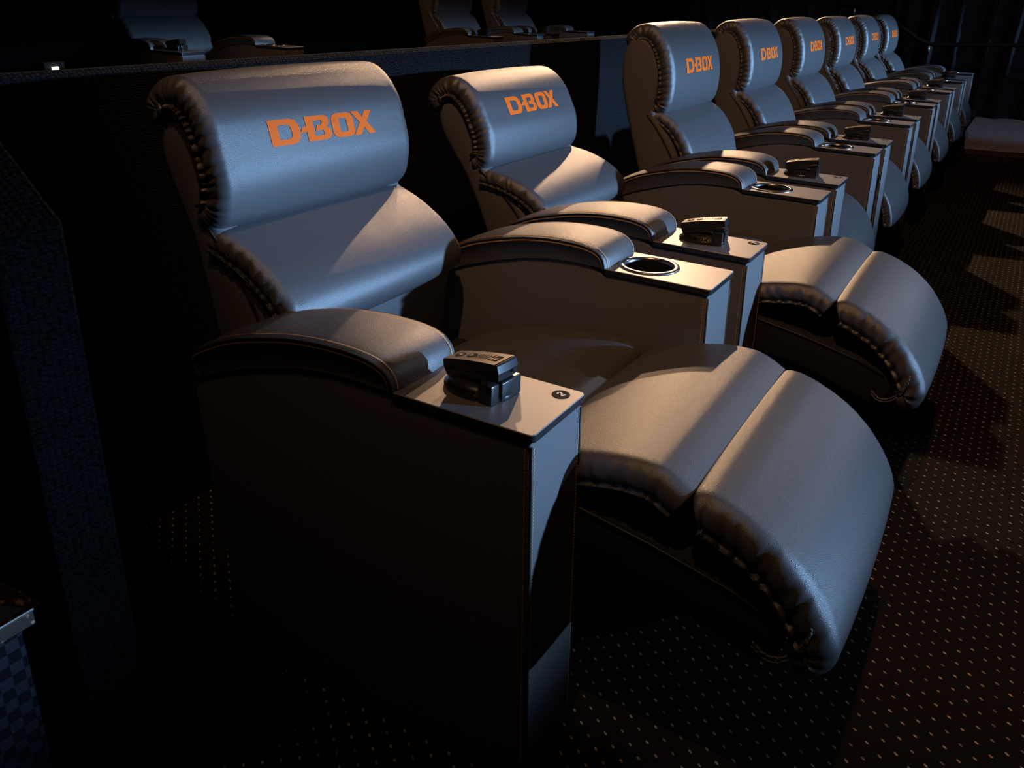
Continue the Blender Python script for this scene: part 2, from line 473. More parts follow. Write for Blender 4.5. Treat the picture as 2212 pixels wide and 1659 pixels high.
PAD_TOP = [(-0.655, 0.588), (-0.64, 0.604), (-0.583, 0.631), (-0.54, 0.646), (-0.486, 0.659), (-0.44, 0.668), (-0.399, 0.673), (-0.355, 0.6755), (-0.317, 0.675), (-0.28, 0.672), (-0.25, 0.664), (-0.234, 0.652), (-0.2275, 0.639), (-0.226, 0.624)]
PAD_BOT = [(-0.30, 0.631), (-0.357, 0.630), (-0.42, 0.622), (-0.494, 0.605), (-0.57, 0.583), (-0.635, 0.557)]
def arm_pad(parent, y0):
    top, _ = catmull(PAD_TOP, 44)
    prof = [(p.x, p.y) for p in top]+[(x, z) for x, z in [(-0.228, 0.6275)]+PAD_BOT]
    bm = bmesh.new()
    e = 0.004
    # stations across the pad: side wall bulge, piping edge, crowned top
    ys = [(-0.000, -0.006), (-0.0035, 0.0), (-0.0035, 0.0), (0.001, 0.0035), (0.02, 0.0065), (0.075, 0.0085), (0.13, 0.0065), (0.149, 0.0035), (0.1535, 0.0), (0.1535, 0.0), (0.150, -0.006)]
    nt = len(top); N = normals2(top)
    rows = []
    cen = Vector((-0.43, 0.63))
    for k, (dy, off) in enumerate(ys):
        row = []
        for i, (x, z) in enumerate(prof):
            if i < nt:
                p = Vector((x, z)); n = N[i]
                if k in (0, 10):   p = p-n*0.010
                elif k in (1, 9):  p = p-n*0.006
                elif k in (2, 8):  p = p-n*0.0015
                else: p = p+n*(off-0.0035)
                row.append(bm.verts.new((p.x, y0+dy, p.y)))
            else:
                row.append(bm.verts.new((x, y0+dy, z)))
        rows.append(row)
    n = len(prof)
    for a, b in zip(rows, rows[1:]):
        for i in range(n): bm.faces.new((a[i], a[(i+1) % n], b[(i+1) % n], b[i]))
    bm.faces.new(rows[0][::-1]); bm.faces.new(rows[-1])
    o = link_mesh('armrest_pad', bm, LEATHER, parent); sharp(o, 50)
    bm = bmesh.new()
    for sgn, yy in ((-1, y0-0.0035), (1, y0+AW+0.0035)):
        add_tube(bm, [(top[i].x-N[i].x*.003, yy, top[i].y-N[i].y*.003) for i in range(nt)], 0.0022, 6)
    link_mesh('piping', bm, PIPING, o)
    bm = bmesh.new()
    fine, L = catmull(PAD_TOP, 130); FN = normals2(fine)
    for i in range(1, 129):
        if i % 1: continue
        for side in (0, 1):
            for dep, dy in ((0.0080, -0.0035), (-0.0012, 0.0065)):
                if side and dep > 0: continue
                yy = y0+dy if not side else y0+AW-dy
                c = fine[i]-FN[i]*dep; t = Vector((FN[i].y, -FN[i].x))
                hw = 0.0015
                a = c-t*hw; b = c+t*hw
                if dep > 0:
                    q = [(a.x, yy-.0010, a.y+.0013), (b.x, yy-.0010, b.y+.0013), (b.x, yy-.0010, b.y-.0013), (a.x, yy-.0010, a.y-.0013)]
                else:
                    q = [(a.x+FN[i].x*.0008, yy-.0012, a.y+FN[i].y*.0008), (b.x+FN[i].x*.0008, yy-.0012, b.y+FN[i].y*.0008), (b.x+FN[i].x*.0008, yy+.0012, b.y+FN[i].y*.0008), (a.x+FN[i].x*.0008, yy+.0012, a.y+FN[i].y*.0008)]
                bm.faces.new([bm.verts.new(v) for v in q])
    s = link_mesh('stitching', bm, THREAD, o, False); s['kind'] = 'stuff'
    return o

def rrect(x0, x1, y0, y1, r, n=6):
    out = []
    for cx, cy, a0 in ((x1-r, y1-r, 0), (x0+r, y1-r, 90), (x0+r, y0+r, 180), (x1-r, y0+r, 270)):
        for k in range(n+1):
            a = math.radians(a0+90*k/n); out.append((cx+r*math.cos(a), cy+r*math.sin(a)))
    return out

CUPX, CUPR = -0.160, 0.058
def tray(parent, y0, cup):
    bm = bmesh.new(); th = 0.0115
    rim = rrect(-TL, 0.0015, y0-0.003, y0+AW+0.003, 0.008)
    inr = rrect(-TL+.0012, 0.0003, y0-0.0018, y0+AW+0.0018, 0.007)
    lo = [bm.verts.new((x, y, tray_z(x)-th)) for x, y in rim]
    hi = [bm.verts.new((x, y, tray_z(x)-0.0012)) for x, y in rim]
    tp = [bm.verts.new((x, y, tray_z(x))) for x, y in inr]
    n = len(rim)
    for A, B, mi in ((lo, hi, 1), (hi, tp, 0)):
        for i in range(n):
            f = bm.faces.new((A[i], A[(i+1) % n], B[(i+1) % n], B[i])); f.material_index = mi
    if not cup:
        bm.faces.new(tp); f = bm.faces.new(lo[::-1]); f.material_index = 1
    else:
        cy = y0+AW/2
        K = 48
        def hole(zf):
            return [bm.verts.new((CUPX+(CUPR-.004)*math.cos(2*math.pi*k/K), cy+(CUPR-.004)*math.sin(2*math.pi*k/K), zf(CUPX+(CUPR-.004)*math.cos(2*math.pi*k/K)))) for k in range(K)]
        h1 = hole(tray_z); h2 = hole(lambda x: tray_z(x)-th)
        for outer, hh, mi in ((tp, h1, 0), (lo, h2, 1)):
            es = [bm.edges.get((outer[i], outer[(i+1) % n])) or bm.edges.new((outer[i], outer[(i+1) % n])) for i in range(n)]
            es += [bm.edges.new((hh[i], hh[(i+1) % K])) for i in range(K)]
            r = bmesh.ops.triangle_fill(bm, use_beauty=True, use_dissolve=False, edges=es)
            for g in r['geom']:
                if isinstance(g, bmesh.types.BMFace): g.material_index = mi
        for i in range(K):
            f = bm.faces.new((h1[i], h1[(i+1) % K], h2[(i+1) % K], h2[i])); f.material_index = 1
    o = link_mesh('tray', bm, [TRAY, EDGE], parent); sharp(o, 20)
    return o

def lathe(bm, prof, cx, cy, K=40, zslope=0.0):
    rings = []
    for r, z in prof:
        rings.append([bm.verts.new((cx+r*math.cos(2*math.pi*k/K), cy+r*math.sin(2*math.pi*k/K), z-zslope*(r*math.cos(2*math.pi*k/K)))) for k in range(K)])
    for a, b in zip(rings, rings[1:]):
        for k in range(K): bm.faces.new((a[k], a[(k+1) % K], b[(k+1) % K], b[k]))
    return rings

def cup_holder(parent, y0):
    cy = y0+AW/2; z = tray_z(CUPX)
    bm = bmesh.new()
    lathe(bm, [(CUPR+.0065, z-0.0002), (CUPR+.0065, z+0.0016), (CUPR+.0045, z+0.0030), (CUPR-.0025, z+0.0034), (CUPR-.0050, z+0.0022), (CUPR-.0065, z-0.001), (CUPR-.0075, z-0.004)], CUPX, cy, 48, TS)
    o = link_mesh('cup_holder', bm, CHROME, parent)
    bm = bmesh.new()
    rg = lathe(bm, [(CUPR-.0065, z-0.002), (CUPR-.008, z-0.035), (CUPR-.0085, z-0.037), (CUPR-.0105, z-0.072), (CUPR-.016, z-0.078)], CUPX, cy, 40, 0)
    bm.faces.new(rg[-1])
    link_mesh('cup_well', bm, WELL, o)
    return o

def number_disc(parent, digit):
    cx, cy = -0.0265, 0.1275
    bm = bmesh.new()
    K = 32; r = 0.0132
    z = lambda x, e: tray_z(x)+e
    a = [bm.verts.new((cx+r*math.cos(2*math.pi*k/K), cy+r*math.sin(2*math.pi*k/K), z(cx+r*math.cos(2*math.pi*k/K), 0.0001))) for k in range(K)]
    b = [bm.verts.new((v.co.x, v.co.y, v.co.z+0.0006)) for v in a]
    for k in range(K): bm.faces.new((a[k], a[(k+1) % K], b[(k+1) % K], b[k]))
    bm.faces.new(b); bm.faces.new(a[::-1])
    o = link_mesh('number_disc', bm, INK, parent); sharp(o, 30)
    bm = bmesh.new(); h = 0.0135
    # digit reads from the aisle in front: up is towards the backrest
    ang = math.radians(20)
    def tf(u, v):
        du, dv = (u-0.31)*h, (v-0.49)*h
        x = -dv*math.cos(ang)+du*math.sin(ang); y = du*math.cos(ang)+dv*math.sin(ang)
        return (cx+x, cy+y, z(cx+x, 0.0010))
    fill_outline(bm, DIG[digit], tf)
    link_mesh('digit', bm, WHITE, o, False)
    return o

def control_unit(parent, rot=0.0):
    """puck on the left tray carrying a tilted control box"""
    cx, cy = -0.134, 0.077
    zb = tray_z(cx)+0.0003
    E = bpy.data.objects.new('control_unit', None)
    # base puck as the part itself
    bm = bmesh.new()
    K = 40; prof = [(0.98, 0.0), (1.0, 0.004), (0.985, 0.0065), (0.93, 0.008), (0.90, 0.010), (0.80, 0.0155), (0.6, 0.0190), (0.3, 0.0205)]
    rings = []
    for s, z in prof:
        ring = []
        for k in range(K):
            a = 2*math.pi*k/K
            x = 0.056*s*math.cos(a); y = 0.040*s*math.sin(a)
            ring.append(bm.verts.new((x, y, z)))
        rings.append(ring)
    for a, b in zip(rings, rings[1:]):
        for k in range(K): bm.faces.new((a[k], a[(k+1) % K], b[(k+1) % K], b[k]))
    bm.faces.new(rings[-1]); bm.faces.new(rings[0][::-1])
    # bracket at the front end, in two cheeks
    for (y0, y1, x1) in ((-0.036, -0.0175, 0.051), (-0.0155, 0.030, 0.054)):
        add_box(bm, 0.026, x1, y0, y1, 0.0, 0.030, 0.0025, 2)
    bpy.data.objects.remove(E)
    o = link_mesh('control_unit', bm, PLASTIC, parent, loc=(cx, cy, zb)); sharp(o, 45)
    o.rotation_euler = (0, math.radians(1.7), rot)
    # embossed mark on the near side of the puck
    bm = bmesh.new()
    for L in LET: fill_outline(bm, L, lambda x, y: (x, y, 0))
    for k in range(1, 14): bmesh.ops.bisect_plane(bm, geom=list(bm.verts)+list(bm.edges)+list(bm.faces), plane_co=(k*.4, 0, 0), plane_no=(1, 0, 0))
    for v in bm.verts:
        u = (v.co.x-2.72)/2.72; hh = v.co.y
        x = u*0.026-0.006
        s = 0.96-0.10*hh; z = 0.0075+0.0065*hh
        y = -0.0405*s*math.sqrt(max(0, 1-(x/(0.056*s))**2))
        v.co = (x, y-0.0006, z+.0006)
    link_mesh('embossed_mark', bm, INK, o, False)
    # tilted control box: rear end slightly lower, narrower at the rear
    bm = bmesh.new()
    pl = [(-0.050, -0.017), (-0.044, -0.0205), (0.048, -0.0235), (0.0545, -0.0215), (0.056, 0.0), (0.0545, 0.0235), (0.048, 0.0255), (-0.044, 0.0215), (-0.050, 0.018)]
    lay = []
    for z, s in ((0.0, 0.93), (0.0095, 0.985), (0.0105, 0.965), (0.0115, 1.0), (0.0225, 0.985), (0.0245, 0.955)):
        lay.append([bm.verts.new((x*s, y*s, z+0.0022*(1-(x/0.055)**2)*(z/0.0245))) for x, y in pl])
    n = len(pl)
    for a, b in zip(lay, lay[1:]):
        for i in range(n): bm.faces.new((a[i], a[(i+1) % n], b[(i+1) % n], b[i]))
    bm.faces.new(lay[0][::-1]); bm.faces.new(lay[-1])
    bx = link_mesh('control_box', bm, PLASTIC, o, loc=(0.001, -0.001, 0.0235)); sharp(bx, 30)
    bx.rotation_euler = (0, math.radians(-11), 0)
    # top plate with printed signs
    bm = bmesh.new()
    nx = 10
    def topz(x): return 0.0245+0.0022*(1-(x/0.055)**2)
    pr = [[bm.verts.new((x, y*(0.0180+0.0045*(x+0.046)/0.098), topz(x)+0.0006)) for y in (-1, 1)] for x in [-0.045+0.095*i/nx for i in range(nx+1)]]
    for a, b in zip(pr, pr[1:]): bm.faces.new((a[0], b[0], b[1], a[1]))
    plate = link_mesh('top_plate', bm, PANELM, o, loc=bx.location); plate.rotation_euler = bx.rotation_euler
    bm = bmesh.new(); bw = bmesh.new(); bo = bmesh.new()
    def disc(b, x, y, rx, ry, e):
        b.faces.new([b.verts.new((x+rx*math.cos(2*math.pi*k/20), y+ry*math.sin(2*math.pi*k/20), topz(x)+e)) for k in range(20)])
    def tri(b, x, y, s, d):
        b.faces.new([b.verts.new(v) for v in ((x-d*s, y, topz(x)+.0015), (x+d*s*.8, y-s, topz(x)+.0015), (x+d*s*.8, y+s, topz(x)+.0015))])
    disc(bm, -0.029, 0.0, 0.0080, 0.0085, 0.0011); disc(bm, -0.007, 0.0, 0.0080, 0.0085, 0.0011)
    tri(bw, -0.029, 0.0, 0.0038, 1); tri(bw, -0.007, 0.0, 0.0038, -1)
    for k in range(5):
        x = 0.0045+0.0045*k
        bm.faces.new([bm.verts.new(v) for v in ((x-.0007, -.008, topz(x)+.0011), (x+.0007, -.008, topz(x)+.0011), (x+.0007, .008, topz(x)+.0011), (x-.0007, .008, topz(x)+.0011))])
    def rect(b, x0, x1, y0, y1, e): b.faces.new([b.verts.new(v) for v in ((x0, y0, topz(x0)+e), (x1, y0, topz(x1)+e), (x1, y1, topz(x1)+e), (x0, y1, topz(x0)+e))])
    rect(bm, 0.027, 0.043, -0.0095, 0.0095, 0.0011)
    rect(bo, 0.0285, 0.0345, -0.008, -0.001, 0.0015); rect(bo, 0.036, 0.0415, -0.008, 0.0, 0.0015); rect(bo, 0.030, 0.0345, 0.001, 0.007, 0.0015)
    for nm, b, mm in (('button_print', bm, INK), ('arrow_print', bw, WHITE), ('display_print', bo, ORANGE_DIM)):
        q = link_mesh(nm, b, mm, o, False, loc=bx.location); q.rotation_euler = bx.rotation_euler
    # latch screw on the front
    bm = bmesh.new(); add_box(bm, 0.0545, 0.0575, 0.006, 0.0105, 0.0060, 0.0095, 0.001)
    q = link_mesh('screw', bm, INK, o, loc=bx.location); q.rotation_euler = bx.rotation_euler
    return o

Y0C, Y1C = 0.133, 0.690        # cushions between the arms
HEAD_R = [(-0.862, 0.935), (-0.876, 0.962), (-0.868, 0.990), (-0.842, 1.012), (-0.805, 1.022), (-0.770, 1.016), (-0.737, 0.990), (-0.712, 0.950), (-0.698, 0.900), (-0.690, 0.858), (-0.694, 0.816), (-0.706, 0.782), (-0.732, 0.760), (-0.755, 0.757)]
BACK_R = [(-0.738, 0.762), (-0.712, 0.755), (-0.660, 0.732), (-0.610, 0.700), (-0.573, 0.664), (-0.556, 0.632), (-0.560, 0.600), (-0.585, 0.580)]
LUMB_R = [(-0.615, 0.62), (-0.590, 0.592), (-0.590, 0.560), (-0.600, 0.50), (-0.61, 0.44), (-0.62, 0.40)]
HEAD_U = [(-0.805, 1.005), (-0.812, 1.030), (-0.798, 1.055), (-0.768, 1.076), (-0.730, 1.081), (-0.693, 1.068), (-0.660, 1.030), (-0.636, 0.980), (-0.623, 0.925), (-0.620, 0.870), (-0.626, 0.820), (-0.640, 0.788), (-0.668, 0.774)]
BACK_U = [(-0.685, 0.795), (-0.645, 0.780), (-0.598, 0.748), (-0.563, 0.705), (-0.538, 0.660), (-0.520, 0.610), (-0.515, 0.555), (-0.530, 0.50), (-0.545, 0.455)]
SEAT = [(-0.62, 0.36), (-0.56, 0.40), (-0.49, 0.440), (-0.39, 0.472), (-0.277, 0.489), (-0.19, 0.493), (-0.145, 0.487), (-0.126, 0.470), (-0.128, 0.44)]
LEG1_R = [(-0.124, 0.43), (-0.120, 0.462), (-0.098, 0.486), (-0.065, 0.503), (-0.020, 0.516), (0.035, 0.527), (0.075, 0.531), (0.108, 0.530), (0.125, 0.526), (0.145, 0.517), (0.162, 0.507), (0.1685, 0.5025)]
LEG2_R = [(0.1695, 0.5015), (0.178, 0.5045), (0.196, 0.5040), (0.235, 0.491), (0.285, 0.464), (0.330, 0.425), (0.366, 0.376), (0.385, 0.332), (0.386, 0.302), (0.372, 0.278), (0.342, 0.268)]
LEG_U = [(-0.122, 0.42), (-0.118, 0.455), (-0.095, 0.466), (-0.065, 0.456), (-0.030, 0.430), (0.004, 0.392), (0.028, 0.350), (0.043, 0.305), (0.048, 0.268), (0.044, 0.250), (0.020, 0.243)]

def shell(name, parent, polys, y0, y1, material, bev=0.010):
    bm = bmesh.new()
    for pts in polys:
        c, _ = catmull(pts, 80, closed=True)
        extrude_profile(bm, [(p.x, p.y) for p in c], y0, y1, bev, 3)
    return link_mesh(name, bm, material, parent)

def crease_fn(seed, amp):
    rnd = random.Random(seed)
    cs = [(rnd.uniform(0.15, 0.85), rnd.uniform(-0.12, 0.12), rnd.uniform(0.10, 0.5), rnd.uniform(0.4, 1.0), rnd.uniform(0.012, 0.03)) for _ in range(7)]
    def f(a, v):
        d = 0
        for c, sl, a0, am, wd in cs:
            q = (v-c-sl*(a-a0))/wd; e = (a-a0-0.1)/0.28
            if abs(q) < 3: d += am*math.exp(-q*q)*math.exp(-e*e)
        return d*amp
    return f

def set_meta(o, label, cat, group=None):
    o['label'] = label; o['category'] = cat
    if group: o['group'] = group

def make_recliner(kind, digit, label, group, tilt=0.0, seed=1, logo=True, detail=1.0, wrinkle=0.0):
    root = bpy.data.objects.new('recliner', None); COL.objects.link(root)
    set_meta(root, label, 'recliner', group)
    arm_body(root, 0.0, False); arm_body(root, YR, True)
    arm_pad(root, 0.0); arm_pad(root, YR)
    tray(root, 0.0, False); tray(root, YR, True)
    cup_holder(root, YR)
    if digit: number_disc(root, digit)
    control_unit(root, math.radians(-6 if kind == 'R' and tilt == 0 else 6))
    R = kind == 'R'
    ns = lambda n: int(n*detail)
    h = Cushion(HEAD_R if R else HEAD_U, Y0C, Y1C-.006, 0.046, 0.030, ns(190), 0.006, 0.0095, 27, seed, pr=(0.04, 1.0), creases=crease_fn(seed+3, 0.0001+wrinkle*.25))
    back_parts = []
    ho = h.build('headrest_cushion', LEATHER, root); back_parts.append(ho)
    h.seam('gathered_seam', PIPING, ho)
    if logo:
        # arc position of the middle of the word
        tgt = 0.916 if R else 0.938
        best = min(range(h.ns//3, h.ns), key=lambda i: abs(h.C[i].y-tgt))
        lettering(h, ho, 0.0535, best/(h.ns-1), 0.408 if seed == 1 else 0.412, 0.87 if seed == 1 else 0.95, 0.022 if seed == 1 else 0.0)
    b = Cushion(BACK_R if R else BACK_U, Y0C+.002, Y1C-.010, 0.034, 0.026, ns(140), 0.008, 0.0105, 12, seed+10, creases=crease_fn(seed+5, 0.0008+wrinkle), pr=(0.1, 1.0), into=2)
    bo = b.build('backrest_cushion', LEATHER, root); back_parts.append(bo)
    b.seam('gathered_seam', PIPING, bo)
    if R:
        lm = Cushion(LUMB_R, Y0C+.02, Y1C-.015, 0.03, 0.02, 30, 0.003, 0.0, 6, seed, flange=False)
        back_parts.append(lm.build('lumbar_panel', LEATHER, root))
        polys = [[(-0.846, 0.935), (-0.832, 0.958), (-0.800, 0.966), (-0.770, 0.955), (-0.748, 0.925), (-0.735, 0.875), (-0.730, 0.82), (-0.735, 0.785), (-0.716, 0.752), (-0.672, 0.705), (-0.632, 0.655), (-0.607, 0.59), (-0.61, 0.50), (-0.625, 0.40), (-0.68, 0.36), (-0.725, 0.42), (-0.755, 0.55), (-0.775, 0.66), (-0.795, 0.745), (-0.825, 0.82), (-0.848, 0.885)]]
        py = (Y0C+0.008, Y1C-0.014)
        pip = [(-0.738, 0.765), (-0.694, 0.715), (-0.654, 0.655), (-0.632, 0.60), (-0.636, 0.52)]
    else:
        polys = [[(-0.798, 1.010), (-0.775, 1.035), (-0.735, 1.038), (-0.702, 1.012), (-0.680, 0.96), (-0.669, 0.90), (-0.671, 0.83), (-0.680, 0.79), (-0.655, 0.750), (-0.608, 0.69), (-0.578, 0.62), (-0.565, 0.54), (-0.575, 0.40), (-0.64, 0.36), (-0.69, 0.42), (-0.725, 0.55), (-0.765, 0.69), (-0.795, 0.80), (-0.812, 0.88), (-0.814, 0.96)]]
        py = (Y0C-0.004, Y1C-0.004)
        pip = [(-0.70, 0.775), (-0.655, 0.72), (-0.615, 0.66), (-0.590, 0.61), (-0.585, 0.54)]
    so = shell('back_shell', root, polys, py[0], py[1], LEATHER_SIDE, 0.018); back_parts.append(so)
    bm = bmesh.new()
    pc, _ = catmull(pip, 24)
    add_tube(bm, [(p.x-.004, py[0]-0.001, p.y) for p in pc], 0.0028, 6)
    link_mesh('piping', bm, PIPING, so)
    if tilt:
        piv = Vector((-0.54, 0, 0.47)); rm = Matrix.Rotation(-tilt, 4, 'Y')
        for o in back_parts:
            o.matrix_local = Matrix.Translation(piv) @ rm @ Matrix.Translation(-piv)
    st = Cushion(SEAT, 0.150, YR-0.002, 0.10, 0.035, ns(70), 0.012, 0.002, 8, seed+20, flange=False)
    st.build('seat_cushion', LEATHER, root)
    if R:
        l1 = Cushion(LEG1_R, Y0C+.008, Y1C+.006, 0.042, 0.030, ns(110), 0.008, 0.009, 12, seed+30, pr=(0.45, 1.0), into=2)
        o1 = l1.build('upper_leg_rest', LEATHER, root)
        l2 = Cushion(LEG2_R, Y0C+.008, Y1C+.006, 0.048, 0.034, ns(170), 0.008, 0.012, 12, seed+40, into=2, pr=(0.08, 1.0))
        o2 = l2.build('lower_leg_rest', LEATHER, root); l2.seam('gathered_seam', PIPING, o2)
        bm = bmesh.new()
        prof = [(-0.10, 0.43), (0.0, 0.437), (0.12, 0.412), (0.24, 0.380), (0.300, 0.352), (0.318, 0.325), (0.312, 0.285), (0.285, 0.268), (0.10, 0.33), (-0.10, 0.36)]
        extrude_profile(bm, prof, Y0C+.018, Y1C-.006, 0.008, 3)
        fo = link_mesh('leg_rest_frame', bm, FABRIC, root); sharp(fo, 50)
        bm = bmesh.new()
        add_tube(bm, [(x, Y0C+.017, z) for x, z in ((-0.09, 0.425), (0.0, 0.430), (0.12, 0.405), (0.24, 0.373), (0.298, 0.347))], 0.0022, 6)
        link_mesh('piping', bm, PIPING, fo)
        # loose gathered hem under the front lip
        bm = bmesh.new(); rnd = random.Random(seed+77)
        for dz in (0.0, -0.007):
            c3, _ = catmull([(0.278, 0.308), (0.296, 0.294), (0.318, 0.298), (0.338, 0.318), (0.349, 0.345), (0.352, 0.362)], 60)
            add_tube(bm, [(p.x+rnd.uniform(-.0012, .0012), Y0C+0.010+rnd.uniform(-.001, .001), p.y+dz+rnd.uniform(-.0012, .0012)) for p in c3], 0.0020, 5)
        link_mesh('leg_rest_hem', bm, LEATHER_SIDE, root)
    else:
        l1 = Cushion(LEG_U, Y0C+.014, Y1C+.010, 0.030, 0.014, ns(110), 0.010, 0.005, 22, seed+30, pr=(0.3, 1.0), into=1)
        o1 = l1.build('leg_rest', LEATHER, root); l1.seam('gathered_seam', PIPING, o1)
    bm = bmesh.new()
    add_box(bm, -0.60, -0.16 if not R else -0.14, 0.152, YR-0.002, 0.06, 0.40, 0.006)
    link_mesh('seat_base', bm, FABRIC, root)
    for ya in (0.012, YR+.012):
        bm = bmesh.new(); add_box(bm, -0.58, -0.03, ya, ya+AW-.024, 0.0, 0.04)
        link_mesh('plinth', bm, INK, root, False)
    return root

def dup_tree(root):
    r = root.copy(); COL.objects.link(r)
    for ch in list(root.children):
        c = ch.copy(); COL.objects.link(c); c.parent = r
        for g in list(ch.children):
            d = g.copy(); COL.objects.link(d); d.parent = c
    return r

# ------------------------------------------------------------------ setting
def struct(name, bm, material, smooth=False, loc=None):
    o = link_mesh(name, bm, material, None, smooth, loc); o['kind'] = 'structure'; return o

bm = bmesh.new()
vs = [bm.verts.new(v) for v in ((-1.3, -4, 0), (17, -4, 0), (17, 10.5, 0), (-1.3, 10.5, 0))]; bm.faces.new(vs)
struct('floor', bm, CARPET)
bm = bmesh.new(); add_box(bm, -8, -1.165, -4, 9.6, -0.02, 0.28)
struct('floor_upper_tier', bm, CARPET)

def tier_wall():
    bm = bmesh.new()
    x0, x1, z1 = -1.165, -1.12, 1.017
    prof = [(x0, 0.0), (x0, z1-0.012), (x0+0.01, z1), (x1-0.01, z1), (x1, z1-0.01), (x1, 0.0)]
    extrude_profile(bm, prof, -0.24, 9.4)
    return struct('wall_behind_seats', bm, WALLC)
tier_wall()

# sloping parapet at the aisle
bm = bmesh.new()
prof = [(-1.235, 0.0), (-1.235, 1.50), (-1.16, 1.46), (-0.560, 0.905), (-0.536, 0.885), (-0.536, 0.0)]
extrude_profile(bm, prof, -0.345, -0.25, 0.006, 2)
struct('wall_aisle_parapet', bm, WALLC_SHADED)

# aisle steps: worn board with metal nosing over carpeted riser
def steps():
    for k, (x1, zt) in enumerate(((-0.585, 0.355),)):
        root = bpy.data.objects.new('aisle_step', None); COL.objects.link(root); root.location = (x1, -0.345, 0)
        root['kind'] = 'structure'
        bm = bmesh.new(); add_box(bm, -0.36, 0, -1.2, -0.004, zt-0.026, zt, 0.002, 1); link_mesh('tread_board', bm, WOOD, root, False)
        bm = bmesh.new(); add_box(bm, -0.002, 0.0015, -1.2, -0.004, zt-0.0035, zt+0.0008, 0.0008, 2); link_mesh('nosing', bm, STEEL, root)
        bm = bmesh.new(); add_box(bm, -0.36, -0.022, -1.2, -0.004, 0.0, zt-0.026); link_mesh('riser', bm, CHECK, root, False)
steps()

# side wall of the upper tier, with its small step lamp
bm = bmesh.new()
extrude_profile(bm, [(-4.6, 0.28), (-4.6, 1.6), (-3.4, 1.6), (-2.6, 1.16), (-2.6, 0.28)], 0.70, 0.80, 0.01, 1)
struct('wall_upper_aisle', bm, WALLC_SHADED)
root = bpy.data.objects.new('step_light', None); COL.objects.link(root); root.location = (-2.2, 0.835, 0.938)
set_meta(root, 'tiny lit step lamp shining above the carpeted wall at far left', 'lamp')
bm = bmesh.new(); add_box(bm, -0.03, -0.006, -0.035, 0.035, -0.03, 0.02, 0.003); link_mesh('lamp_housing', bm, INK, root, False)
bm = bmesh.new(); add_box(bm, -0.007, 0.0, -0.010, 0.010, -0.006, 0.006, 0.001); link_mesh('lamp_lens', bm, LEDM, root, False)
bm = bmesh.new(); add_box(bm, -0.022, -0.012, -0.008, 0.008, -0.660, -0.03); link_mesh('lamp_post', bm, INK, root, False)

# parapet far along the upper tier
bm = bmesh.new()
extrude_profile(bm, [(-4.6, 0.28), (-4.6, 1.75), (-4.45, 1.75), (-3.19, 1.05), (-3.19, 0.28)], 7.42, 7.52, 0.01, 1)
struct('wall_upper_parapet', bm, WALLC_SHADED)

bm = bmesh.new(); add_box(bm, -8.1, -8.0, -4, 10.5, 0, 4.5); struct('wall_back', bm, mat('dark_back_wall', (0.002, 0.002, 0.002), 0.95, 0, 0.05))
bm = bmesh.new(); add_box(bm, -8.1, 17, 9.6, 9.7, 0, 5.0); struct('wall_side', bm, mat('dark_side_wall', (0.002, 0.002, 0.002), 0.95, 0, 0.05))

# light carpeted platform in front of the curtain
root = bpy.data.objects.new('floor_side_platform', None); COL.objects.link(root); root['kind'] = 'structure'
bm = bmesh.new()
z = 0.10
A = [(0.075, 6.90), (4.5, 6.90), (4.5, 9.35), (0.0, 9.35), (0.0, 8.0)]
lo = [bm.verts.new((x, y, z-.004)) for x, y in A]; hi = [bm.verts.new((x, y, z)) for x, y in A]
bm.faces.new(hi); bm.faces.new(lo[::-1])
for i in range(5): bm.faces.new((lo[i], lo[(i+1) % 5], hi[(i+1) % 5], hi[i]))
link_mesh('platform_carpet', bm, GREYCARPET, root, False)
bm = bmesh.new(); add_box(bm, 0.08, 4.5, 6.92, 9.35, 0.0, 0.095); link_mesh('platform_riser', bm, FABRIC, root, False)
bm = bmesh.new()
for k in range(200): add_box(bm, 0.085+0.014*k, 0.093+0.014*k, 6.905, 6.925, 0.055, 0.0945)
r_ = link_mesh('ribbed_edge', bm, mat('brown_ribbed_edge', (0.10, 0.06, 0.035), 0.8), root, False); r_['kind'] = 'stuff'

# curtain of deep folds
def curtain(name, x0, x1, y, z0, z1, peaks, label, seed):
    bm = bmesh.new(); rnd = random.Random(seed)
    nx, nz = int((x1-x0)/0.012), 26
    def dep(x, t):
        d = 0
        for (px, wd, am, sw) in peaks:
            c = px+sw*(t-0.55)
            q = (x-c)/wd
            if abs(q) < 4: d = max(d, am*math.exp(-abs(q)*1.5))
        return d+0.004*math.sin(x*60+t*2)
    rows = []
    for j in range(nz+1):
        t = j/nz; z = z0+(z1-z0)*t
        rows.append([bm.verts.new((x0+(x1-x0)*i/nx, y-dep(x0+(x1-x0)*i/nx, z/2.2), z)) for i in range(nx+1)])
    for a, b in zip(rows, rows[1:]):
        for i in range(nx): bm.faces.new((a[i], a[i+1], b[i+1], b[i]))
    geom = bmesh.ops.extrude_face_region(bm, geom=list(bm.faces))
    for v in geom['geom']:
        if isinstance(v, bmesh.types.BMVert): v.co.y += 0.02
    o = link_mesh(name, bm, CURTAIN, None)
    set_meta(o, label, 'curtain')
    return o
pk = [(-0.765, .030, .10, 0.02), (-0.515, .045, .14, 0.10), (-0.30, .06, .09, 0.0), (0.012, .030, .11, 0.10), (0.235, .06, .13, 0.14), (0.47, .04, .12, 0.05), (0.74, .06, .14, -.05), (1.02, .04, .12, 0.03)]
curtain('curtain', -0.92, 2.2, 9.28, 0.105, 3.4, pk+[(1.3, .05, .12, 0.04), (1.6, .04, .1, .02), (1.9, .05, .12, 0)], 'dark blue folded drape behind handrail at the far end of the row', 3)
